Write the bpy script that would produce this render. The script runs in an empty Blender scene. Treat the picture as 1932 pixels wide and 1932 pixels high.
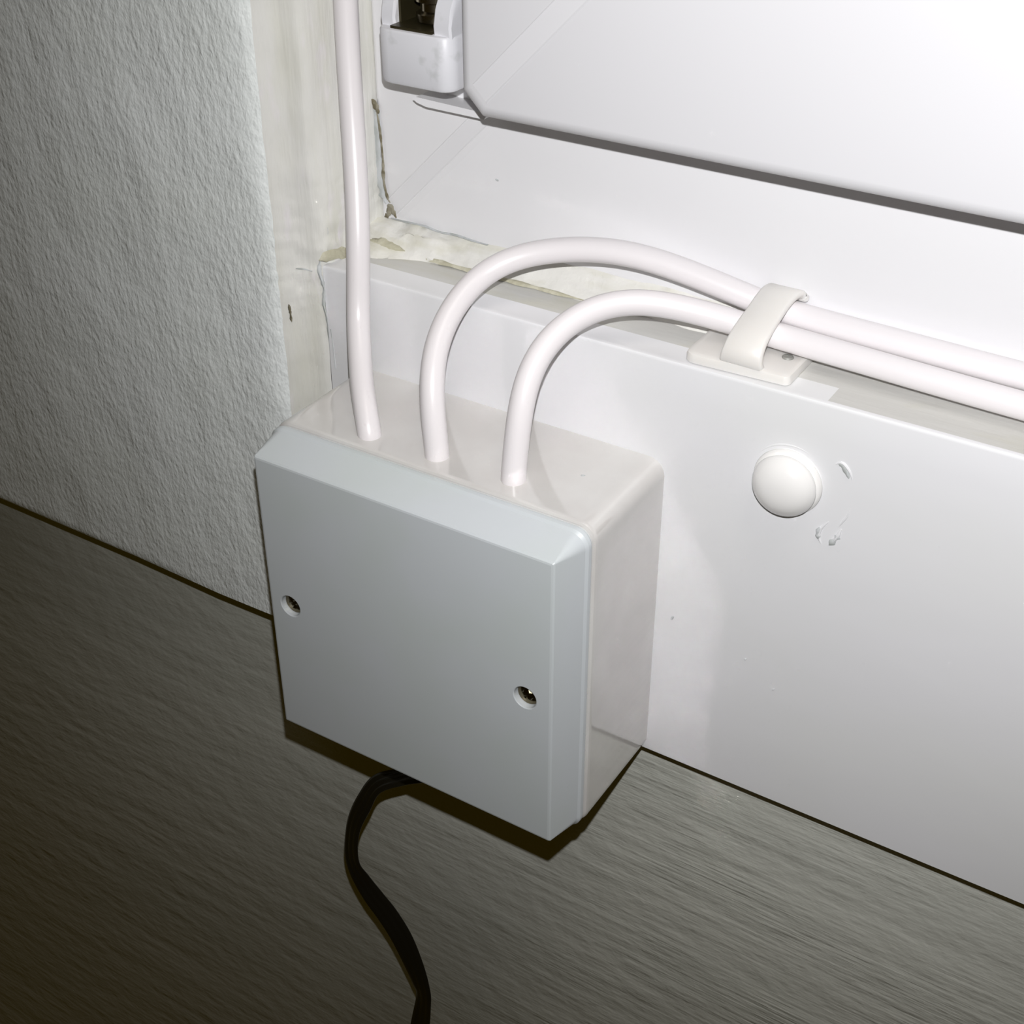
import bpy, bmesh, math, random
from mathutils import Vector, Matrix, noise

random.seed(4)
SC = bpy.context.scene
COL = SC.collection
ZO = 1000.0                       # the window's lower edge is one metre above the ground


def mm(p):
    return Vector((p[0] / 1000.0, p[1] / 1000.0, (p[2] + ZO) / 1000.0))


# ------------------------------------------------------------------ camera
R = Matrix(((0.846432, 0.532488, -0.003076), (0.293246, -0.470943, -0.831997), (-0.444477, 0.703327, -0.554771)))
right, down, fwd = R[0], R[1], R[2]
cam_d = bpy.data.cameras.new('camera')
cam = bpy.data.objects.new('camera', cam_d)
COL.objects.link(cam)
rot = Matrix((right, -down, -fwd)).transposed().to_4x4()
cam.matrix_world = Matrix.Translation(mm((98.378, -211.276, 217.784))) @ rot
cam_d.sensor_width = 36.0
cam_d.lens = 49.303
cam_d.clip_start = 0.005
SC.camera = cam

# ------------------------------------------------------------------ light
SC.view_settings.view_transform = 'Standard'
SC.view_settings.look = 'None'
SC.view_settings.gamma = 1.0
SC.view_settings.use_curve_mapping = False
SC.view_settings.exposure = 0.0

world = bpy.data.worlds.new('world')
SC.world = world
world.use_nodes = True
bg = world.node_tree.nodes['Background']
bg.inputs[0].default_value = (1.0, 0.66, 0.06, 1)
bg.inputs[1].default_value = 0.018
SC.cycles.blur_glossy = 0.0
SC.cycles.sample_clamp_indirect = 0.0

fl = bpy.data.lights.new('camera_flash', 'SPOT')
fl.energy = 3.05
fl.color = (1.0, 1.0, 1.01)
fl.shadow_soft_size = 0.0015
fl.spot_size = math.radians(91)
fl.spot_blend = 1.0
flo = bpy.data.objects.new('camera_flash', fl)
COL.objects.link(flo)
flo.location = mm((93.9, -201.6, 233.6))
flo.rotation_mode = 'QUATERNION'
flo.rotation_quaternion = Vector((-0.265, 0.87, -0.395)).to_track_quat('-Z', 'Y')


lamp = bpy.data.lights.new('ceiling_lamp', 'AREA')
lamp.shape = 'DISK'
lamp.size = 0.5
lamp.energy = 2.5
lamp.color = (1.0, 0.93, 0.86)
lo_ = bpy.data.objects.new('ceiling_lamp', lamp)
COL.objects.link(lo_)
lo_.location = (0.36, -0.34, 2.30)
lo_.rotation_mode = 'QUATERNION'
lo_.rotation_quaternion = (Vector((-0.03, 0, 1.05)) - lo_.location).to_track_quat('-Z', 'Y')


# ------------------------------------------------------------------ materials
def paint(name, color, rough=0.5, spec=0.5, bumps=(), mottles=(), sss=0.0, metal=0.0, coat=0.0):
    """bumps: (kind, scale per mm (x,y,z), detail, strength, distance mm); mottles: (scale xyz, lo, hi, colour)"""
    m = bpy.data.materials.new(name)
    m.use_nodes = True
    nt = m.node_tree
    N, L = nt.nodes, nt.links
    b = N['Principled BSDF']
    b.inputs['Base Color'].default_value = (*color, 1)
    b.inputs['Roughness'].default_value = rough
    b.inputs['Specular IOR Level'].default_value = spec
    b.inputs['Metallic'].default_value = metal
    b.inputs['Coat Weight'].default_value = coat
    b.inputs['Coat Roughness'].default_value = 0.085
    b.inputs['Coat IOR'].default_value = 1.6
    if sss:
        b.inputs['Subsurface Weight'].default_value = sss
        b.inputs['Subsurface Radius'].default_value = (1.0, 0.9, 0.8)
        b.inputs['Subsurface Scale'].default_value = 0.002
    geo = N.new('ShaderNodeNewGeometry')

    def coords(s):
        mp = N.new('ShaderNodeMapping')
        mp.inputs['Scale'].default_value = (s[0] * 1000, s[1] * 1000, s[2] * 1000)
        L.new(geo.outputs['Position'], mp.inputs['Vector'])
        return mp.outputs[0]
    prev = None
    for kind, s, detail, strength, dist in bumps:
        if kind == 'voronoi':
            t = N.new('ShaderNodeTexVoronoi')
            t.feature = 'SMOOTH_F1'
            out = t.outputs['Distance']
            t.inputs['Scale'].default_value = 1.0
        else:
            t = N.new('ShaderNodeTexNoise')
            t.inputs['Scale'].default_value = 1.0
            t.inputs['Detail'].default_value = detail
            t.inputs['Roughness'].default_value = 0.55
            out = t.outputs['Fac']
        L.new(coords(s), t.inputs['Vector'])
        bp = N.new('ShaderNodeBump')
        bp.inputs['Strength'].default_value = strength
        bp.inputs['Distance'].default_value = dist / 1000.0
        L.new(out, bp.inputs['Height'])
        if prev:
            L.new(prev, bp.inputs['Normal'])
        prev = bp.outputs[0]
    if prev:
        L.new(prev, b.inputs['Normal'])
    cur = None
    for s, lo, hi, c2 in mottles:
        t = N.new('ShaderNodeTexNoise')
        t.inputs['Scale'].default_value = 1.0
        t.inputs['Detail'].default_value = 3.0
        L.new(coords(s), t.inputs['Vector'])
        mr = N.new('ShaderNodeMapRange')
        mr.inputs['From Min'].default_value = lo
        mr.inputs['From Max'].default_value = hi
        L.new(t.outputs['Fac'], mr.inputs['Value'])
        mx = N.new('ShaderNodeMix')
        mx.data_type = 'RGBA'
        L.new(mr.outputs[0], mx.inputs['Factor'])
        if cur:
            L.new(cur, mx.inputs['A'])
        else:
            mx.inputs['A'].default_value = (*color, 1)
        mx.inputs['B'].default_value = (*c2, 1)
        cur = mx.outputs['Result']
    if cur:
        L.new(cur, b.inputs['Base Color'])
    return m


M = {}
M['plaster'] = paint('plaster_paint', (0.83, 0.865, 0.86), 0.5, 0.45,
                     bumps=[('noise', (0.85, 0.85, 0.45), 2, 0.8, 0.5), ('noise', (0.25, 0.25, 0.12), 3, 0.5, 0.6), ('noise', (1.9, 1.9, 1.1), 2, 0.5, 0.14),
                            ('noise', (0.05, 0.05, 0.03), 2, 0.5, 3.0)],
                     mottles=[((0.03, 0.03, 0.03), 0.35, 0.7, (0.80, 0.835, 0.815))])
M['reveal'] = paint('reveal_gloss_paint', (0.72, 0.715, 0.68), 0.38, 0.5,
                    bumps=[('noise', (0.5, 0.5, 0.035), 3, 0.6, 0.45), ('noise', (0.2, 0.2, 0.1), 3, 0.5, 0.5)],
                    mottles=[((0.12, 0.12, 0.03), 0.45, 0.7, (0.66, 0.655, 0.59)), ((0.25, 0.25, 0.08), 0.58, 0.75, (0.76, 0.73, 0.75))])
M['lower'] = paint('brushed_panel_paint', (0.64, 0.645, 0.585), 0.42, 0.5,
                   bumps=[('noise', (0.010, 0.02, 0.05), 3, 0.5, 2.5), ('noise', (0.07, 0.1, 0.20), 5, 0.5, 1.3),
                          ('noise', (0.13, 0.2, 0.13), 3, 0.5, 1.0)],
                   mottles=[((0.012, 0.05, 0.05), 0.4, 0.7, (0.60, 0.61, 0.55))])


def brush_strokes(m):
    # long brush strokes along the board, strong in places and nearly absent in others
    nt = m.node_tree
    N, L = nt.nodes, nt.links
    b = N['Principled BSDF']
    geo = next(n for n in N if n.type == 'NEW_GEOMETRY')

    def nz(scale, detail):
        mp = N.new('ShaderNodeMapping')
        mp.inputs['Scale'].default_value = [q * 1000 for q in scale]
        L.new(geo.outputs['Position'], mp.inputs['Vector'])
        t = N.new('ShaderNodeTexNoise')
        t.inputs['Scale'].default_value = 1.0
        t.inputs['Detail'].default_value = detail
        L.new(mp.outputs[0], t.inputs['Vector'])
        return t.outputs['Fac']
    st = nz((0.028, 0.3, 0.75), 4)
    mask = nz((0.018, 0.03, 0.05), 2)
    sep = N.new('ShaderNodeSeparateXYZ')
    L.new(geo.outputs['Position'], sep.inputs[0])
    mx = N.new('ShaderNodeMapRange')           # the left half of the board was painted more smoothly
    mx.inputs['From Min'].default_value = -0.13
    mx.inputs['From Max'].default_value = 0.02
    mx.inputs['To Min'].default_value = 0.12
    mx.inputs['To Max'].default_value = 1.0
    L.new(sep.outputs['X'], mx.inputs['Value'])
    mr = N.new('ShaderNodeMapRange')
    mr.inputs['From Min'].default_value = 0.32
    mr.inputs['From Max'].default_value = 0.62
    mr.inputs['To Min'].default_value = 0.25
    L.new(mask, mr.inputs['Value'])
    mu = N.new('ShaderNodeMath')
    mu.operation = 'MULTIPLY'
    L.new(mr.outputs[0], mu.inputs[0])
    L.new(mx.outputs[0], mu.inputs[1])
    bp = N.new('ShaderNodeBump')
    bp.inputs['Distance'].default_value = 0.0005
    L.new(mu.outputs[0], bp.inputs['Strength'])
    L.new(st, bp.inputs['Height'])
    old = b.inputs['Normal'].links[0].from_socket
    L.new(old, bp.inputs['Normal'])
    L.new(bp.outputs[0], b.inputs['Normal'])


brush_strokes(M['lower'])
M['fascia'] = paint('fascia_gloss_paint', (0.76, 0.76, 0.78), 0.42, 0.5,
                    bumps=[('noise', (0.03, 0.03, 0.05), 2, 0.25, 0.6), ('noise', (0.4, 0.4, 0.4), 2, 0.08, 0.1)],
                    mottles=[((0.02, 0.02, 0.03), 0.4, 0.75, (0.75, 0.755, 0.755))])
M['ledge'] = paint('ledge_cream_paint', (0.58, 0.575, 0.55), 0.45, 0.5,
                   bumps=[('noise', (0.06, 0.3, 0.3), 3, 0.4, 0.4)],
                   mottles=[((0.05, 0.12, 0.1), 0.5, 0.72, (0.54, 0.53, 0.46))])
M['caulk'] = paint('old_caulk', (0.74, 0.73, 0.69), 0.5, 0.4,
                   bumps=[('noise', (0.3, 0.3, 0.3), 4, 0.6, 0.6)],
                   mottles=[((0.07, 0.2, 0.2), 0.50, 0.72, (0.62, 0.605, 0.51))])
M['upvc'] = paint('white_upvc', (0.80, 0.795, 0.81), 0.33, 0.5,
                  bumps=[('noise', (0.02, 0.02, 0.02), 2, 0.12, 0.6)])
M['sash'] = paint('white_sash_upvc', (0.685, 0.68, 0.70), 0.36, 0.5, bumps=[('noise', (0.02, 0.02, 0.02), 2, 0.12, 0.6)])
M['weld'] = paint('upvc_weld', (0.74, 0.735, 0.75), 0.5, 0.4)
M['dirt'] = paint('dark_gap', (0.16, 0.14, 0.09), 0.8, 0.2, mottles=[((0.6, 0.6, 0.6), 0.4, 0.6, (0.30, 0.28, 0.22))])
M['greygap'] = paint('grey_gap', (0.42, 0.44, 0.43), 0.8, 0.2, mottles=[((0.5, 0.5, 0.2), 0.4, 0.6, (0.55, 0.57, 0.58))])
M['lid'] = paint('lid_plastic', (0.59, 0.625, 0.65), 0.38, 0.7, mottles=[((0.05, 0.05, 0.05), 0.4, 0.7, (0.57, 0.615, 0.615))])
M['base'] = paint('base_plastic', (0.61, 0.59, 0.57), 0.085, 0.9, coat=0.8,
                  bumps=[('noise', (0.006, 0.006, 0.22), 2, 1.0, 0.08)],
                  mottles=[((0.06, 0.06, 0.04), 0.42, 0.7, (0.67, 0.66, 0.64))])
M['cable'] = paint('white_cable_sheath', (0.80, 0.765, 0.775), 0.30, 0.5)
M['clip'] = paint('translucent_nylon', (0.74, 0.72, 0.69), 0.35, 0.5, sss=0.4)
M['cap'] = paint('white_cap_plastic', (0.80, 0.79, 0.775), 0.16, 0.5)
M['metal'] = paint('screw_steel', (0.20, 0.17, 0.11), 0.16, 0.5, metal=1.0)
M['cavityshade'] = paint('hinge_cavity_shade', (0.05, 0.042, 0.02), 0.35, 0.5, metal=0.6)
M['pinsteel'] = paint('pin_steel', (0.38, 0.34, 0.26), 0.22, 0.5, metal=1.0)
M['dullnail'] = paint('dull_nail', (0.30, 0.30, 0.28), 0.5, 0.5, metal=0.3)
M['black'] = paint('black_ribbon_plastic', (0.012, 0.011, 0.008), 0.22, 0.6)
M['hinge'] = paint('hinge_cover_plastic', (0.66, 0.66, 0.69), 0.4, 0.45, mottles=[((0.3, 0.3, 0.3), 0.6, 0.75, (0.56, 0.565, 0.58))])
M['glass'] = paint('window_glass', (0.9, 0.95, 0.93), 0.0, 0.5)
M['glass'].node_tree.nodes['Principled BSDF'].inputs['Transmission Weight'].default_value = 1.0


# ------------------------------------------------------------------ mesh helpers
def mk(name, verts, faces, mats, parent=None, smooth=False, fm=None, origin=None, auto=None):
    """verts in millimetres, world frame"""
    me = bpy.data.meshes.new(name)
    if parent is not None:
        o0 = Vector(parent['_org'])
    else:
        o0 = Vector(origin) if origin is not None else Vector(verts[0])
    me.from_pydata([(Vector(v) - o0) / 1000.0 for v in verts], [], faces)
    if not isinstance(mats, (list, tuple)):
        mats = [mats]
    for m in mats:
        me.materials.append(m)
    if fm:
        for p, i in zip(me.polygons, fm):
            p.material_index = i
    bm = bmesh.new()
    bm.from_mesh(me)
    bmesh.ops.recalc_face_normals(bm, faces=bm.faces)
    if auto is not None:
        for e in bm.edges:
            e.smooth = not (len(e.link_faces) == 2 and e.calc_face_angle(0) > math.radians(auto))
    for f in bm.faces:
        f.smooth = smooth or auto is not None
    bm.to_mesh(me)
    bm.free()
    o = bpy.data.objects.new(name, me)
    COL.objects.link(o)
    if parent is not None:
        o.parent = parent
        loc = Vector((0, 0, 0))
        o.location = loc
    else:
        o.location = mm(o0)
    o['_org'] = tuple(o0)
    return o


def empty(name, loc):
    o = bpy.data.objects.new(name, None)
    o.empty_display_size = 0.01
    COL.objects.link(o)
    o.location = mm(loc)
    o['_org'] = tuple(loc)
    return o


def tag(o, label, cat, group=None):
    o['label'] = label
    o['category'] = cat
    if group:
        o['group'] = group
    return o


class Geo:
    def __init__(s):
        s.v, s.f, s.m = [], [], []

    def add(s, v, f, m=0):
        k = len(s.v)
        s.v += [tuple(p) for p in v]
        s.f += [tuple(i + k for i in q) for q in f]
        s.m += [m] * len(f)

    def box(s, a, b, m=0):
        x0, y0, z0 = a
        x1, y1, z1 = b
        s.add([(x0, y0, z0), (x1, y0, z0), (x1, y1, z0), (x0, y1, z0), (x0, y0, z1), (x1, y0, z1), (x1, y1, z1), (x0, y1, z1)],
              [(0, 3, 2, 1), (4, 5, 6, 7), (0, 1, 5, 4), (1, 2, 6, 5), (2, 3, 7, 6), (3, 0, 4, 7)], m)

    def loft(s, loops, m=0, closed=True, cap=True):
        n = len(loops[0])
        v = [p for lp in loops for p in lp]
        f = []
        for i in range(len(loops) - 1):
            for j in range(n if closed else n - 1):
                j2 = (j + 1) % n
                f.append((i * n + j, i * n + j2, (i + 1) * n + j2, (i + 1) * n + j))
        if cap and closed:
            f.append(tuple(range(n)))
            f.append(tuple(range((len(loops) - 1) * n, len(loops) * n)))
        s.add(v, f, m)


def catmull(P, k=8):
    P = [Vector(p) for p in P]
    Q = [P[0] * 2 - P[1]] + P + [P[-1] * 2 - P[-2]]
    out = []
    for i in range(1, len(Q) - 2):
        a, b, c, d = Q[i - 1], Q[i], Q[i + 1], Q[i + 2]
        for j in range(k):
            t = j / k
            out.append(0.5 * ((2 * b) + (c - a) * t + (2 * a - 5 * b + 4 * c - d) * t * t + (3 * b - 3 * c + d - a) * t ** 3))
    out.append(P[-1])
    return out


def smooth_path(P, it=3):
    P = [p.copy() for p in P]
    for _ in range(it):
        P = [P[0]] + [(P[i - 1] + P[i] * 2 + P[i + 1]) / 4 for i in range(1, len(P) - 1)] + [P[-1]]
    return P


def frames(P):
    T = [(P[min(i + 1, len(P) - 1)] - P[max(i - 1, 0)]).normalized() for i in range(len(P))]
    n = Vector((0, 0, 1)).cross(T[0])
    if n.length < 1e-3:
        n = Vector((1, 0, 0))
    n = (n - T[0] * n.dot(T[0])).normalized()
    out = []
    for t in T:
        n = (n - t * n.dot(t)).normalized()
        out.append((t, n, t.cross(n)))
    return out


def tube_loops(P, r, seg=24):
    F = frames(P)
    loops = []
    for i, (p, (t, n, b)) in enumerate(zip(P, F)):
        rr = r(i / (len(P) - 1)) if callable(r) else r
        loops.append([p + (n * math.cos(a) + b * math.sin(a)) * rr for a in [2 * math.pi * j / seg for j in range(seg)]])
    return loops


def rrect(x0, z0, x1, z1, r, n=6):
    """rounded rectangle loop in XZ, counter-clockwise"""
    pts = []
    for cx, cz, a0 in ((x1 - r, z1 - r, 0), (x0 + r, z1 - r, 90), (x0 + r, z0 + r, 180), (x1 - r, z0 + r, 270)):
        arc = []
        for j in range(n + 1):
            a = math.radians(a0 + 90 * j / n)
            arc.append((cx + r * math.cos(a), cz + r * math.sin(a)))
        h = 0.5                                  # support points keep the flat sides flat
        a, b_ = math.radians(a0), math.radians(a0 + 90)
        pts.append((arc[0][0] + h * math.sin(a), arc[0][1] - h * math.cos(a)))
        pts += arc
        pts.append((arc[-1][0] - h * math.sin(b_), arc[-1][1] + h * math.cos(b_)))
    return pts


def at_y(loop, y):
    return [(x, y, z) for x, z in loop]


def fbm(x, y, z, s, o=3):
    return noise.fractal(Vector((x * s, y * s, z * s)), 0.9, 2.0, o)


# ================================================================== the setting
# plastered wall at the left, its rounded corner and the painted reveal beside the window
prof = [(-600, -6.8), (-300, -6.8), (-200, -6.8), (-150, -6.8), (-120, -6.8), (-105, -6.8), (-98, -6.8), (-94.5, -6.75), (-92.6, -6.5), (-91.2, -6.05),
        (-90.1, -5.4), (-89.3, -4.6), (-88.7, -3.7), (-88.0, -2.7), (-86.8, -1.7), (-85.2, -0.9), (-83.6, -0.2), (-82.6, 0.8), (-82.0, 2.2),
        (-81.6, 4.5), (-81.2, 7.5), (-80.9, 10.5), (-80.6, 13.5), (-80.3, 16.5), (-80.1, 18.5), (-80.0, 40)]
fine = prof[:13]
for a_, b_ in zip(prof[13:-1], prof[14:]):
    for q in range(3):
        fine.append((a_[0] + (b_[0] - a_[0]) * q / 3, a_[1] + (b_[1] - a_[1]) * q / 3))
fine.append(prof[-1])
prof = fine
zs = []
z = 0.0
while z < 190:
    zs.append(z)
    z += (0.5 if z < 1 else 0.8 if 55 < z < 130 else 1.6)
zs += [220, 300, 600]
G = Geo()
rows = []
for z in zs:
    row = []
    for k, (x, y) in enumerate(prof):
        dx = dy = dz = 0.0
        if z < 0.9:
            dz = 0.45 * fbm(x, 3, 0, 0.09) if x > -300 else 0
            dy = 0.5 * (1 - z) if k < 9 else 0
        if k >= 8 and k < len(prof) - 1:
            lump = 1.0 + 2.4 * math.exp(-((z - 98) / 9.0) ** 2) * (1 if k > 13 else 0.2)
            dx = 0.22 * lump * fbm(x, y * 1.5, z * (0.25 + 0.75 * min(1, (lump - 1))), 0.22, 4)
            dy = 0.35 * fbm(z, y, x, 0.08) * (1 if k < 28 else 0.3)
            if k > 13:
                dx += 0.5 * (lump - 1) * max(0, fbm(x, y, z, 0.16, 3))
        elif 3 < k < 8:
            dy = 0.25 * fbm(x, y, z, 0.05)
        row.append((x + dx, y + dy, z + dz))
    rows.append(row)
n = len(prof)
G.v = [p for r_ in rows for p in r_]
for i in range(len(zs) - 1):
    for j in range(n - 1):
        G.f.append((i * n + j, i * n + j + 1, (i + 1) * n + j + 1, (i + 1) * n + j))
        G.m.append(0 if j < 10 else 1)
# underside and back so that the wall has a body
k0 = len(G.v)
G.add([(x, 60, 0) for x, _ in prof] + [(x, 60, 600) for x, _ in prof], [(j, j + 1, n + j + 1, n + j) for j in range(n - 1)])
for j in range(n - 1):
    G.f.append((j, j + 1, k0 + j + 1, k0 + j))
    G.m.append(0)
w = mk('wall_left', G.v, G.f, [M['plaster'], M['reveal']], smooth=False, fm=G.m, origin=(-90, 0, 0), auto=50)
w['kind'] = 'structure'

# dark broken joint between reveal and window frame
def crack(name, pts, widths, depth, mat, parent, nrm=(0, -1, 0)):
    """a ragged sliver with a little body, lying in the plane y"""
    g = Geo()
    loops = []
    P = catmull(pts, 6)
    m_ = len(P)
    for i, p in enumerate(P):
        t = i / (m_ - 1)
        wv = widths[0] * (1 - t) + widths[1] * t
        env = min(1, 6 * t + 0.1, 6 * (1 - t) + 0.1)
        wv *= env * (1 + 0.7 * fbm(p.x, p.z * 3, 1, 0.4))
        wv = max(wv, 0.03)
        d = (P[min(i + 1, m_ - 1)] - P[max(i - 1, 0)]).normalized()
        nv = Vector(nrm)
        s_ = d.cross(nv)
        if s_.length < 0.2:
            s_ = Vector((0, 0, 1))
        s_.normalize()
        loops.append([p - s_ * wv, p + nv * depth - s_ * wv * 0.5, p + nv * depth + s_ * wv * 0.5, p + s_ * wv])
    g.loft(loops)
    return mk(name, g.v, g.f, mat, parent, auto=60)


crack('crack', [(-79.9, 17.9, 127.5), (-79.3, 17.8, 125), (-79.6, 17.8, 119), (-79.4, 17.8, 113), (-79.0, 17.8, 108), (-78.2, 17.8, 105.6)], (1.0, 0.9), 0.15, M['greygap'], w)
crack('crack', [(-79.2, 17.6, 126.5), (-78.6, 17.6, 122), (-78.2, 17.6, 116), (-78.3, 17.6, 111), (-77.6, 17.6, 107.4), (-76.8, 17.6, 106.2)], (0.28, 0.42), 0.2, M['dirt'], w)
crack('crack', [(-80.2, 17.6, 128), (-79.4, 17.6, 126.8), (-78.6, 17.6, 125.2)], (0.7, 0.7), 0.2, M['dirt'], w)

M['olive'] = paint('filler_shade', (0.46, 0.44, 0.33), 0.7, 0.3, bumps=[('noise', (0.4, 0.4, 0.4), 4, 0.8, 0.8)],
                   mottles=[((0.3, 0.3, 0.3), 0.45, 0.6, (0.55, 0.53, 0.42))])  # olive colour paints the shade between the lumps of filler
crack('crack', [(-82.4, -0.8, 98.4), (-81.6, 1.0, 98.9), (-81.2, 3.2, 98.7), (-81.0, 6.4, 98.0), (-80.8, 9.5, 97.6)], (0.7, 1.3), 0.35, M['olive'], w, (1, 0, 0.3))  # painted shade in the recess above the fascia end
crack('crack', [(-82.6, -0.3, 98.2), (-82.5, -0.8, 95.8), (-82.3, 0.0, 91.7), (-82.4, -0.4, 88.2), (-82.3, 0.2, 83.4), (-82.3, 0.2, 76)], (0.5, 0.2), 0.35, M['greygap'], w, (1, -0.6, 0))
crack('crack', [(-88.6, -4.6, 88.4), (-88.5, -4.5, 86.5), (-88.5, -4.4, 84.3)], (0.3, 0.3), 0.5, M['dirt'], w, (0.8, -0.6, 0))
crack('crack', [(-87.4, -2.6, 96.2), (-86.0, -1.6, 96.0), (-84.4, -0.8, 95.6)], (0.22, 0.22), 0.35, M['greygap'], w, (0.5, -0.85, 0))
for zc, zd, xo in ((112, 99, -84.5), (108, 100, -82.8), (106, 101.5, -81.5)):
    crack('crack', [(xo - 1.2, -0.4 + (xo + 84.5) * 0.6, zc), (xo - 0.6, (xo + 84.5) * 0.8, (zc + zd) / 2 + 1), (xo - 0.9, (xo + 84.5) * 0.8, zd)], (0.14, 0.14), 0.35, M['greygap'], w, (0.7, -0.7, 0))

# panel below the window
lp_x = [-620, -350, -200, -120, -60, 0, 60, 120, 200, 400, 620]
G = Geo()
G.box((-620, 9.94, -560), (620, 45, -0.05))
w2 = mk('wall_below', G.v, G.f, M['lower'], origin=(0, 10, -200))
w2['kind'] = 'structure'

# fascia board with its ledge
def bump_at(x, z):
    # swollen paint round the screw cap
    d = math.hypot(x - 25.6, z - 79.6)
    return 0.0 if d > 11 else 0.35 * max(0, 1 - abs(d - 7.6) / 2.2)


G = Geo()
H = 97.0
section = [(14, 0), (0.25, 0), (0, 0.25)] + [(0, q) for q in (10, 20, 30, 40, 50, 60, 70, 80, 90, 96.3)] + \
          [(0.06, 96.75), (0.2, 96.94), (0.4, 97.0), (1.1, 97.0), (6.5, 97.0), (7.0, 97.15), (11, 97.15), (14, 97.15), (18, 97.15), (18, 60), (14, 60)]
xs = [-82.3, -81.6, -81, -80, -78, -74, -68, -55, -30, 0, 30, 60, 100, 200, 400, 620]
loops = []
for x in xs:
    lp = []
    for (y, z_) in section:
        q = 0.0
        if x < -79.5:
            q = 0.0
        jx = 0.5 * fbm(z_, 1, 2, 0.15) if x < -80 else 0
        lp.append((x + jx, y + (q if y < 7 else 0), z_))
    loops.append(lp)
G.loft(loops, 0)
ns = len(section)
fm = []
for i in range(len(xs) - 1):
    for j in range(ns):
        y0 = section[j][0]
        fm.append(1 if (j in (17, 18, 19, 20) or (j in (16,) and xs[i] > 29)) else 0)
fm += [0, 0]
G.m = fm
# rings and flakes of lifted paint beside the screw cap
def ridge(pts, r):
    P = catmull(pts, 6)
    G.loft(tube_loops(P, lambda t: r * (0.35 + 0.65 * math.sin(math.pi * t)), 8))


ridge([(25.2 + 7.6 * math.cos(math.radians(a)), 0.12, 79.2 + 7.5 * math.sin(math.radians(a))) for a in range(60, 160, 8)], 0.25)
ridge([(33.4, 0.05, 85.6), (34.6, 0.0, 86.2), (36.0, 0.05, 85.0), (36.9, 0.1, 83.2)], 0.32)
ridge([(37.2, 0.05, 77.5), (36.9, 0.05, 75.5), (36.2, 0.05, 74.0), (35.6, 0.1, 72.6)], 0.22)
ridge([(36.2, 0.05, 72.5), (35.6, 0.05, 70.4), (34.6, 0.05, 68.6)], 0.42)
ridge([(33.6, 0.05, 73.2), (32.4, 0.05, 71.2), (32.2, 0.05, 69.4), (32.8, 0.05, 68.0)], 0.35)
G.m += [0] * (len(G.f) - len(G.m))
t1 = mk('trim_1', G.v, G.f, [M['fascia'], M['ledge']], fm=G.m, origin=(0, 0, 0), auto=35)
t1['kind'] = 'structure'
for pts, wd in (([(32.3, -0.02, 71.6), (31.9, -0.02, 70.2), (32.2, -0.02, 69.0)], 0.48), ([(35.9, -0.02, 71.0), (35.2, -0.02, 69.6), (34.4, -0.02, 68.4)], 0.6),
                ([(34.0, -0.02, 85.9), (34.8, -0.02, 85.6), (36.2, -0.02, 83.6)], 0.45), ([(4.2, 0.0, 39.2), (3.8, 0.0, 38.2)], 0.28),
                ([(27.6, 0, 30.1), (27.2, 0, 29.8)], 0.2), ([(20.6, 0.0, 35.0), (20.9, 0, 34.9)], 0.2),
                ([(-81.9, 0.7, 95.5), (-81.5, 0.35, 91), (-81.8, 0.4, 86), (-81.2, 0.2, 80), (-80.9, 0.1, 73)], 0.2)):
    crack('scratch', pts, (wd, wd), 0.28, M['greygap'], t1)


# the window: frame profile, caulk joint, opening sash, pane
win = empty('window_1', (170, 18, 300))
win['kind'] = 'structure'


def mitred(x0, z0, x1, z1, wd, y, yb, gw=3.4, gd=0.3, edge=2.0, cut=0.0, inner=True):
    """a rectangular profile ring whose two lower corners show the weld strip of the mitre"""
    g = Geo()
    # outline loops front/back; outer edge rounded
    def ring(o, yy):
        c = max(cut - o * 0.4, 0)
        return [(x0 + o, yy, z0 + o + c), (x0 + o + c, yy, z0 + o), (x1 - o - c, yy, z0 + o), (x1 - o, yy, z0 + o + c), (x1 - o, yy, z1 - o - c),
                (x1 - o - c, yy, z1 - o), (x0 + o + c, yy, z1 - o), (x0 + o, yy, z1 - o - c)]
    lo = [ring(0, yb), ring(0, y + edge)]
    for a in (15, 30, 45, 60, 75, 90):
        a_ = math.radians(a)
        lo.append(ring(edge * (1 - math.cos(a_)), y + edge * (1 - math.sin(a_))))
    lo.append(ring(wd, y))
    lo.append(ring(wd + 0.01, yb))
    g.loft(lo, cap=False)
    return g


def weld_strip(name, x, z, length, y, parent, width=1.7, sx=1, mat=None):
    """the ground-down weld along a 45 degree mitre: a flat strip between two fine ridges"""
    g = Geo()
    d = Vector((sx, 0, 1)).normalized()
    s_ = Vector((-d.z, 0, d.x))
    prof_ = [(-width - 0.35, 0.05), (-width - 0.1, -0.10), (-width + 0.15, -0.02), (width - 0.15, -0.02), (width + 0.1, -0.10), (width + 0.35, 0.05), (0, 0.3)]
    loops = []
    for t in (0, 0.25, 0.5, 0.75, 1):
        c = Vector((x, y, z)) + d * length * t
        loops.append([c + s_ * a + Vector((0, b_, 0)) for a, b_ in prof_])
    g.loft(loops)
    return mk(name, g.v, g.f, mat or M['weld'], parent)


fr = mitred(-80.0, 97.2, 440, 620, 62, 18, 60, edge=1.5)
frame = mk('window_frame', fr.v, fr.f, M['upvc'], win, auto=50)
weld_strip('weld_joint', -77.2, 104.6, 60, 18.0, frame)
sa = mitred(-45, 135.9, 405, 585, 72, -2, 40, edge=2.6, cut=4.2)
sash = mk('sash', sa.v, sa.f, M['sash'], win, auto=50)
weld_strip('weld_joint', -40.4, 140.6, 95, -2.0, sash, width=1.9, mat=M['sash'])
gl = Geo()
gl.box((20, 18, 200), (340, 24, 520))
mk('pane', gl.v, gl.f, M['glass'], win)

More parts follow.
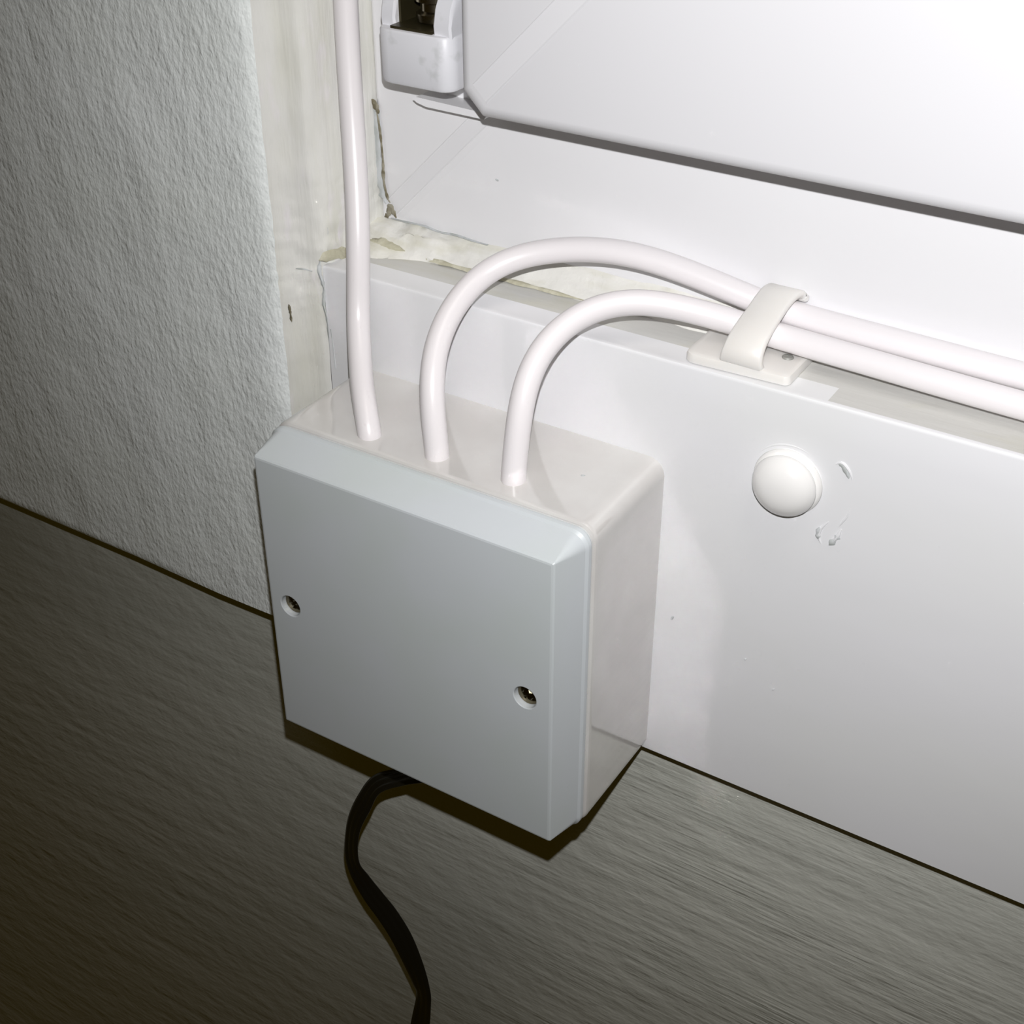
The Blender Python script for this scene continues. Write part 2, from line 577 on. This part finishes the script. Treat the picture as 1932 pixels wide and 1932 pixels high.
# caulk fillet between ledge and frame
G = Geo()
loops = []
x = -82.5
while x < 440:
    k = math.exp(-((x + 78) / 9.0) ** 2)
    k2 = math.exp(-((x + 70) / 14.0) ** 2)
    pts = []
    for a in range(9):
        t = a / 8
        y = 13.2 - 5.0 * k + (18.2 - 13.2 + 5.0 * k) * t
        zz = 97.05 + (102.3 - 97.05) * t ** 1.25 + 1.2 * k2 * math.sin(math.pi * t)
        amp = (0.45 + 0.9 * k2) if 0 < a < 8 else 0.0
        y -= amp * 0.8 * fbm(x, a * 3.0, 5, 0.16, 4)
        zz += amp * fbm(x, a * 3.0, 9, 0.13, 4) + (0.5 * fbm(x, 1, 1, 0.12) if a >= 7 else 0)
        if a == 0:
            y += 0.9 * fbm(x, 2, 2, 0.1)
        pts.append((x, y, zz))
    pts.append((x, 19.5, 102))
    pts.append((x, 19.5, 96.5))
    pts.append((x, 14, 96.5))
    loops.append(pts)
    x += 0.9 if x < 90 else 20
G.loft(loops)
ck = mk('caulk', G.v, G.f, M['caulk'], win, auto=60)
crack('gap', [(-78.3, 17.4, 102.9), (-77.3, 17.2, 103.6), (-76.6, 17.2, 105.4), (-76.0, 17.3, 104.4), (-75.2, 17.4, 103.2)], (0.7, 0.6), 0.25, M['dirt'], ck)
crack('gap', [(-79.5, 12.2, 98.6), (-77.6, 12.4, 99.3), (-75, 12.7, 99.2), (-72.5, 13.2, 98.8)], (0.5, 0.25), 0.3, M['dirt'], ck)

crack('gap', [(-76.6, 17.5, 102.9), (-73.1, 17.6, 102.8), (-68.2, 17.6, 102.9), (-64.1, 17.6, 102.4), (-60.0, 17.6, 102.6), (-56.0, 17.6, 102.3), (-51.8, 17.6, 102.2)], (0.16, 0.12), 0.5, M['greygap'], ck)
crack('gap', [(-80.4, 11.5, 98.8), (-77.0, 12.2, 99.0), (-73.5, 12.6, 98.8), (-70.0, 13.0, 98.3)], (1.4, 0.5), 0.5, M['olive'], ck, (0, -0.7, 0.7))  # olive shade painted over the lumpy caulk corner
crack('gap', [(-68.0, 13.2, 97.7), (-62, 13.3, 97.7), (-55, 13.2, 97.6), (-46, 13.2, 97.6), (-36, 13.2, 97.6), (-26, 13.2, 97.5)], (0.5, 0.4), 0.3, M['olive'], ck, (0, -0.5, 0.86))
crack('speck', [(-50.2, 18.0, 116.5), (-49.4, 18.0, 116.3)], (0.28, 0.28), 0.12, M['greygap'], frame)

# ================================================================== junction box
jb = empty('junction_box', (-37.5, 0, 37.5))
tag(jb, 'square white plastic junction box with two lid screws, mounted under the window', 'junction box')
Wd, Ht = 75.0, 75.4
r = 3.6
yf = -27.2
G = Geo()
lo = [at_y(rrect(-Wd, 0, 0, Ht, r, 8), 0.0),
      at_y(rrect(-Wd, 0, 0, Ht, r, 8), yf + 1.1),
      at_y(rrect(-Wd, 0, 0, Ht, r, 8), yf + 0.7),
      at_y(rrect(-Wd + 0.12, 0.12, -0.12, Ht - 0.12, r, 8), yf + 0.25),
      at_y(rrect(-Wd + 0.5, 0.5, -0.5, Ht - 0.5, r - 0.3, 8), yf),
      at_y(rrect(-Wd + 1.6, 1.6, -1.6, Ht - 1.6, r - 1, 8), yf)]
G.loft(lo)
base = mk('base', G.v, G.f, M['base'], jb, auto=32)
crack('speck', [(-11.3, -13.2, Ht), (-10.5, -12.8, Ht)], (0.3, 0.3), 0.06, M['greygap'], base, (0, 0, 1))
# lid
lidv = bmesh.new()


def lid_loop(bm, pts, y):
    return [bm.verts.new((x, y, z)) for x, z in pts]


nseg = 14
ly = -37.5
c = 3.0
hole_r = 2.7
loopsL = [
    (rrect(-Wd + 0.9, 0.9, -0.9, Ht - 0.9, r - 0.7, nseg), yf + 0.05),
    (rrect(-Wd + 0.9, 0.9, -0.9, Ht - 0.9, r - 0.7, nseg), yf - 0.55),
    (rrect(-Wd + 0.35, 0.35, -0.35, Ht - 0.35, r - 0.2, nseg), yf - 0.75),
    (rrect(-Wd + 0.25, 0.25, -0.25, Ht - 0.25, r - 0.1, nseg), yf - 1.1),
    (rrect(-Wd + 0.3, 0.3, -0.3, Ht - 0.3, r - 0.1, nseg), yf - 1.9),
    (rrect(-Wd + 0.75, 0.75, -0.75, Ht - 0.75, r - 0.5, nseg), yf - 2.5),
    (rrect(-Wd + c - 0.35, c - 0.35, -c + 0.35, Ht - c + 0.35, 0.35, nseg), ly + 0.4),
    (rrect(-Wd + c - 0.08, c - 0.08, -c + 0.08, Ht - c + 0.08, 0.25, nseg), ly + 0.08),
    (rrect(-Wd + c + 0.3, c + 0.3, -c - 0.3, Ht - c - 0.3, 0.2, nseg), ly),
]
BL = [lid_loop(lidv, p, y) for p, y in loopsL]
for a, b_ in zip(BL[:-1], BL[1:]):
    for j in range(len(a)):
        k = (j + 1) % len(a)
        lidv.faces.new((a[j], a[k], b_[k], b_[j]))
lidv.faces.new(BL[0])
screws = [(-66.8, 37.3), (-8.7, 38.8)]
edges = []
front = BL[-1]
for j in range(len(front)):
    edges.append(lidv.edges.get((front[j], front[(j + 1) % len(front)])))
for sx, sz in screws:
    NH = 40
    rim = [lidv.verts.new((sx + hole_r * math.cos(2 * math.pi * j / NH), ly, sz + hole_r * math.sin(2 * math.pi * j / NH))) for j in range(NH)]
    for j in range(NH):
        edges.append(lidv.edges.new((rim[j], rim[(j + 1) % NH])))
    prev = rim
    for rr, dy in ((hole_r - 0.06, 0.03), (hole_r - 0.18, 0.14), (hole_r - 0.22, 2.0)):
        cur = [lidv.verts.new((sx + rr * math.cos(2 * math.pi * j / NH), ly + dy, sz + rr * math.sin(2 * math.pi * j / NH))) for j in range(NH)]
        for j in range(NH):
            k = (j + 1) % NH
            lidv.faces.new((prev[j], prev[k], cur[k], cur[j]))
        prev = cur
    lidv.faces.new(prev)
bmesh.ops.triangle_fill(lidv, edges=edges, use_beauty=True)
lidv.verts.index_update()
vv = [tuple(v.co) for v in lidv.verts]
ff = [tuple(v.index for v in f.verts) for f in lidv.faces]
lidv.free()
lid = mk('lid', vv, ff, M['lid'], jb, auto=9)
lid['label'] = 'blue-grey front lid with bevelled edges'
for i, (sx, sz) in enumerate(screws):
    G = Geo()
    NH = 32
    yb = ly + 1.98
    pr_ = [(2.45, 0.0), (2.45, -0.55), (2.3, -0.72), (1.7, -0.8), (0.8, -0.82)]
    lo = [[(sx + q * math.cos(2 * math.pi * j / NH), yb + d, sz + q * math.sin(2 * math.pi * j / NH)) for j in range(NH)] for q, d in pr_]
    G.loft(lo, cap=True)
    # raised lips of the cross recess
    ang = 0.7 if i == 0 else 0.25
    for kx in range(4):
        a = ang + kx * math.pi / 2
        ca, sa_ = math.cos(a), math.sin(a)
        p0 = Vector((sx, yb - 0.82, sz))
        d = Vector((ca, 0, sa_))
        s_ = Vector((-sa_, 0, ca))
        G.add([p0 + d * 0.25 + s_ * 0.25, p0 + d * 1.3 + s_ * 0.45, p0 + d * 0.45 + s_ * 1.3, p0 + d * 0.7 + s_ * 0.7 + Vector((0, -0.35, 0))],
              [(0, 1, 3), (1, 2, 3), (2, 0, 3), (0, 2, 1)])
    s0 = mk('screw', G.v, G.f, M['metal'], lid, auto=30)
    s0['label'] = 'sunken steel lid screw'

# ================================================================== cables
C1 = [(-54.0, -22.6, 72.0), (-54.5, -22.4, 74.8), (-54.9, -22.0, 76.4), (-57.6, -19.5, 80.3), (-60.9, -16.0, 82.8), (-63.2, -13.0, 85.0), (-66.8, -8.5, 89.9), (-68.1, -6.5, 93.4), (-68.7, -4.5, 104.3), (-70.1, -2.0, 112.1), (-72.4, 1.0, 119.5), (-73.9, 3.0, 126.2), (-75.6, 5.0, 138.1), (-76.1, 6.0, 150.7), (-76.1, 6.5, 160.2), (-76.1, 7, 200), (-76, 7, 300)]
C2 = [(-38.5, -22, 72), (-38.6, -21.8, 74.7), (-38.6, -21.6, 76.1), (-39.8, -21.0, 83.2), (-41.3, -19.0, 88.8), (-42.8, -16.0, 93.0), (-43.9, -11.5, 97.1), (-43.8, -6.0, 101.0), (-42.0, 0.0, 104.7), (-37.6, 5.0, 107.6), (-29.2, 9.0, 109.6), (-18.7, 11.0, 111.0), (-10.3, 12.5, 110.0), (-1.8, 13.5, 108.4), (6.7, 14.3, 106.4), (11.8, 15.0, 105.2), (17.0, 15.4, 104.4), (27.3, 15.4, 104.2), (43.0, 15.4, 103.9), (59.0, 15.4, 103.4), (120, 15.4, 103), (300, 15.4, 103)]
C3 = [(-21.4, -21.4, 72), (-21.4, -21.3, 75.0), (-21.4, -21.0, 77.6), (-21.0, -20.5, 85.0), (-21.2, -18.5, 91.9), (-21.3, -15.0, 96.9), (-20.1, -10.0, 101.4), (-16.9, -4.0, 104.5), (-11.9, 1.0, 105.9), (-6.2, 5.0, 105.4), (0.3, 7.5, 104.3), (7.1, 9.3, 103.2), (13.2, 10.0, 102.4), (19.4, 10.2, 102.0), (29.6, 10.2, 101.7), (45.3, 9.6, 101.5), (61.2, 9.0, 101.3), (120, 9, 100.5), (300, 9, 100)]


def cable(pts, rad, label):
    g = Geo()
    P = smooth_path(catmull(pts, 8), 60)
    g.loft(tube_loops(P, rad, 28))
    o = mk('cable', g.v, g.f, M['cable'], origin=pts[1], auto=60)
    tag(o, label, 'cable')
    return o


CR = 2.42
cable(C1, CR, 'white round cable running straight up the window corner from the junction box')
cable(C2, CR, 'white round cable making the upper arch from junction box to clip')
cable(C3, CR, 'white round cable making the lower arch from junction box to clip')

# ================================================================== cable clip
cl = empty('cable_clip', (12, 8, 97.2))
tag(cl, 'translucent white nylon clip strapping two cables onto the window ledge', 'cable clip')
G = Geo()
lo = []
for zz, o_ in ((97.2, 0.0), (98.2, 0.0), (98.8, 0.25), (99.0, 0.8)):
    pts = []
    for cx, cy, a0 in ((22.6 - 1.6, 13.0, 0), (1.4 + 2.5, 13.0, 90), (1.4 + 2.5, 3.4, 180), (22.6 - 1.6, 3.0, 270)):
        rr = 2.4 if cx < 10 else 1.2
        for j in range(6):
            a = math.radians(a0 + 90 * j / 5)
            pts.append((cx + (rr - o_) * math.cos(a), cy + (rr - o_) * math.sin(a), zz))
    lo.append(pts)
G.loft(lo)
mk('base', G.v, G.f, M['clip'], cl, auto=35)
# strap wrapping over both cables
path = [(3.0, 98.2), (2.2, 99.8), (2.6, 101.6), (4.2, 103.4), (6.6, 104.9), (9.2, 106.2), (11.8, 107.6), (14.2, 108.5), (16.2, 108.4), (17.4, 107.2)]
P = catmull([(0, y, z_) for y, z_ in path], 6)
lo = []
for i, p in enumerate(P):
    t = (P[min(i + 1, len(P) - 1)] - P[max(i - 1, 0)]).normalized()
    nrm = Vector((0, t.z, -t.y))
    if nrm.z > 0 and p.y > 5:
        pass
    nrm = -nrm if nrm.dot(Vector((0, -1, 1))) < 0 else nrm
    tt = i / (len(P) - 1)
    x0 = 8.2 + 3.0 * tt
    x1 = 17.0 + 1.6 * tt - 1.1 * math.sin(math.pi * tt)
    th = 0.75
    sec = []
    for cx, sg in ((x1 - 0.5, 0), (x0 + 0.5, 1)):
        for j in range(5):
            a = math.radians((-90 + 180 * j / 4) if sg == 0 else (90 + 180 * j / 4))
            sec.append(Vector((cx + 0.5 * math.cos(a), 0, 0)) + nrm * (th * math.sin(a)) + Vector((0, p.y, p.z)))
    lo.append(sec)
G = Geo()
G.loft(lo)
mk('strap', G.v, G.f, M['clip'], cl, auto=50)
G = Geo()
cx, cy = 18.9, 9.0
pr_ = [(1.1, 98.9), (1.1, 99.1), (0.95, 99.3), (0.5, 99.4)]
G.loft([[(cx + q * math.cos(2 * math.pi * j / 20), cy + q * math.sin(2 * math.pi * j / 20), zz) for j in range(20)] for q, zz in pr_])
G.box((cx - 0.8, cy - 0.15, 99.1), (cx + 0.8, cy + 0.15, 99.45))
sn = mk('nail', G.v, G.f, M['dullnail'], cl, auto=35)
sn['label'] = 'small grey nail head'

# ================================================================== screw cap
G = Geo()
cx, cz = 25.0, 79.2
lo = []
for q, yy in ((6.5, 0.1), (6.75, -0.25), (6.6, -0.7), (6.1, -0.95), (5.7, -1.05), (5.7, -1.3), (6.05, -1.5), (6.2, -1.9), (6.1, -2.5), (5.75, -3.2), (5.1, -3.9), (4.2, -4.5), (3.1, -4.95), (1.9, -5.2), (0.8, -5.3)):
    lo.append([(cx + q * math.cos(2 * math.pi * j / 48), yy, cz + q * math.sin(2 * math.pi * j / 48)) for j in range(48)])
G.loft(lo)
sc = mk('screw_cap', G.v, G.f, M['cap'], origin=(cx, 0, cz), auto=60)
tag(sc, 'round domed white screw cap on the fascia right of the junction box', 'screw cap')

# ================================================================== black ribbon cable
RIB = [((-57.1, -14.5, -25.9), (-1.93, 1.87, -0.51)), ((-64.9, -16.0, -31.6), (-2.34, 1.47, -0.41)), ((-69.0, -17.0, -39.6), (-2.66, 0.87, -0.87)), ((-72.1, -17.5, -47.5), (-2.47, 0.83, -1.49)), ((-73.8, -17.5, -55.6), (-2.24, 0.79, -1.92)), ((-74.4, -17.0, -63.7), (-2.17, 0.49, -2.22)), ((-72.4, -16.5, -69.7), (-2.14, -0.52, -2.39)), ((-69.0, -16.0, -75.4), (-1.91, -1.29, -2.21)), ((-65.7, -15.0, -81.3), (-1.88, -1.54, -1.98)), ((-62.3, -14.0, -89.1), (-2.08, -1.48, -1.8)), ((-59.7, -13.0, -99.0), (-2.28, -0.78, -2.09)), ((-58.3, -12.0, -108.2), (-2.16, 0.08, -2.29)), ((-58.3, -11.0, -116.2), (-2.07, 0.59, -2.11)), ((-60.8, -10.0, -130.1), (-2.71, -0.18, -1.18)), ((-63.7, -9.0, -144.1), (-2.61, -1.29, 0.46))]
RIB = [((-40, -14, 3), (-2.4, 0.6, 0)), ((-43, -14, -10), (-2.3, 1.0, -0.3)), ((-49, -14.2, -19.5), (-2.0, 1.3, -0.5))] + RIB
P = catmull([a for a, _ in RIB], 8)
Wv = catmull([b for _, b in RIB], 8)
lo = []
for i, (p, hv) in enumerate(zip(P, Wv)):
    t = (P[min(i + 1, len(P) - 1)] - P[max(i - 1, 0)]).normalized()
    hv = hv.normalized() * 2.95
    hv = hv - t * hv.dot(t)
    hv = hv.normalized() * 2.95
    nn = t.cross(hv).normalized()
    sec = []
    NP = 36
    for j in range(NP):
        a = 2 * math.pi * j / NP
        u = math.cos(a)
        th = 0.55 * abs(math.sin(a)) ** 0.5 * (1 - 0.42 * (math.cos(u * 3 * math.pi) < -0.2)) * (1 if math.sin(a) >= 0 else -1)
        sec.append(p + hv * u + nn * th)
    lo.append(sec)
G = Geo()
G.loft(lo)
rb = mk('ribbon_cable', G.v, G.f, M['black'], origin=(-40, -14, 0), auto=50)
tag(rb, 'flat black ribbon cable hanging twisted from the underside of the junction box', 'cable')

# ================================================================== window hinge
hg = empty('window_hinge', (-57, 18, 140))
tag(hg, 'grey-white window hinge with dark metal pin, left of the sash corner', 'hinge')
# cover: a cup with a curved open top
G = Geo()
x0, x1 = -67.0, -49.6
zb = 137.6
for_z = []
NX = 6


def hx(r_, n=7):
    pts = []
    for cxx, cyy, a0 in ((x1 - 3, 2.0 + 3, 270), (x1 - 0.6, 17.4, 0), (x0 + 0.6, 17.4, 90), (x0 + 3.5, 2.0 + 3.5, 180)):
        rr = {270: 3.0, 0: 0.6, 90: 0.6, 180: 3.5}[a0]
        for j in range(n):
            a = math.radians(a0 + 90 * j / (n - 1))
            pts.append((cxx + (rr - r_) * math.cos(a), cyy + (rr - r_) * math.sin(a)))
    return pts


lo = [[(x, y, zb + 0.0) for x, y in hx(0.9)], [(x, y, zb + 0.3) for x, y in hx(0.3)], [(x, y, zb + 1.0) for x, y in hx(0)],
      [(x, y, 147.3) for x, y in hx(0)], [(x, y, 147.8) for x, y in hx(0.3)], [(x, y, 147.9) for x, y in hx(0.6)]]
G.loft(lo)
mk('cover', G.v, G.f, M['hinge'], hg, auto=40)
# two curved cheeks standing on either side of the opening
for (a, b_, y_) in ((-66.8, -63.5, 4.6), (-54.0, -50.0, 3.4)):
    G = Geo()
    side = [(y_, 146.6), (y_ - 0.3, 149.5), (y_ + 0.4, 152.5), (y_ + 2.0, 155.2), (y_ + 4.2, 157.4), (y_ + 7, 158.8), (18, 159.6), (18, 146.6)]
    lo = []
    for x, ins in ((a, 0.4), (a + 0.4, 0), (b_ - 0.4, 0), (b_, 0.4)):
        lo.append([(x, y + (ins if y < 17 else 0), z_ - (ins if z_ > 150 else 0)) for y, z_ in side])
    G.loft(lo)
    mk('cheek', G.v, G.f, M['hinge'], hg, auto=40)
# steel pin and knuckle
G = Geo()
pin = [(2.0, 148.5), (3.4, 149.0), (3.6, 150.4), (2.7, 150.9), (2.7, 152.2), (3.8, 152.7), (3.9, 155.2), (3.2, 156.0), (3.2, 157.5), (4.6, 158.2), (4.6, 162), (3, 163), (2, 175)]
G.loft([[(-57.2 + q * math.cos(2 * math.pi * j / 28), 8.8 + q * math.sin(2 * math.pi * j / 28), zz) for j in range(28)] for q, zz in pin])
pn = mk('pin', G.v, G.f, M['pinsteel'], hg, auto=35)
pn['label'] = 'dark steel hinge pin'
G = Geo()
G.box((-63.5, 3.0, 147.5), (-54.1, 17.9, 148.4))
G.box((-63.65, 5.9, 148.4), (-63.0, 12, 156))
G.box((-63.5, 12.0, 149.2), (-54.1, 17.9, 175))
mk('backplate', G.v, G.f, M['cavityshade'], hg)  # backplate and liners coloured dark for the shade inside the open cover
# sash-side leaf
G = Geo()
lo = [at_y([(-53.2, 156.4), (-46.2, 156.4), (-46.2, 185), (-53.2, 185)], 16), at_y([(-53.2, 156.4), (-46.2, 156.4), (-46.2, 185), (-53.2, 185)], 4.4),
      at_y([(-52.8, 156.8), (-46.6, 156.8), (-46.6, 184.6), (-52.8, 184.6)], 4.0)]
G.loft(lo)
mk('leaf', G.v, G.f, M['hinge'], hg, auto=30)
# thin slide plate under the cover
G = Geo()
outl = [(-66.4, 131.5), (-65.4, 130.9), (-63.2, 130.4), (-49.5, 130.2), (-49.0, 130.8), (-49.5, 131.5), (-62, 131.9), (-65.6, 132.0)]
lo = [[(x, y, z_) for x, z_ in outl] for y in (18, 13.4, 13.0)]
G.loft(lo)
mk('slide_plate', G.v, G.f, M['upvc'], hg, auto=30)

for o in list(bpy.data.objects):
    if '_org' in o:
        del o['_org']
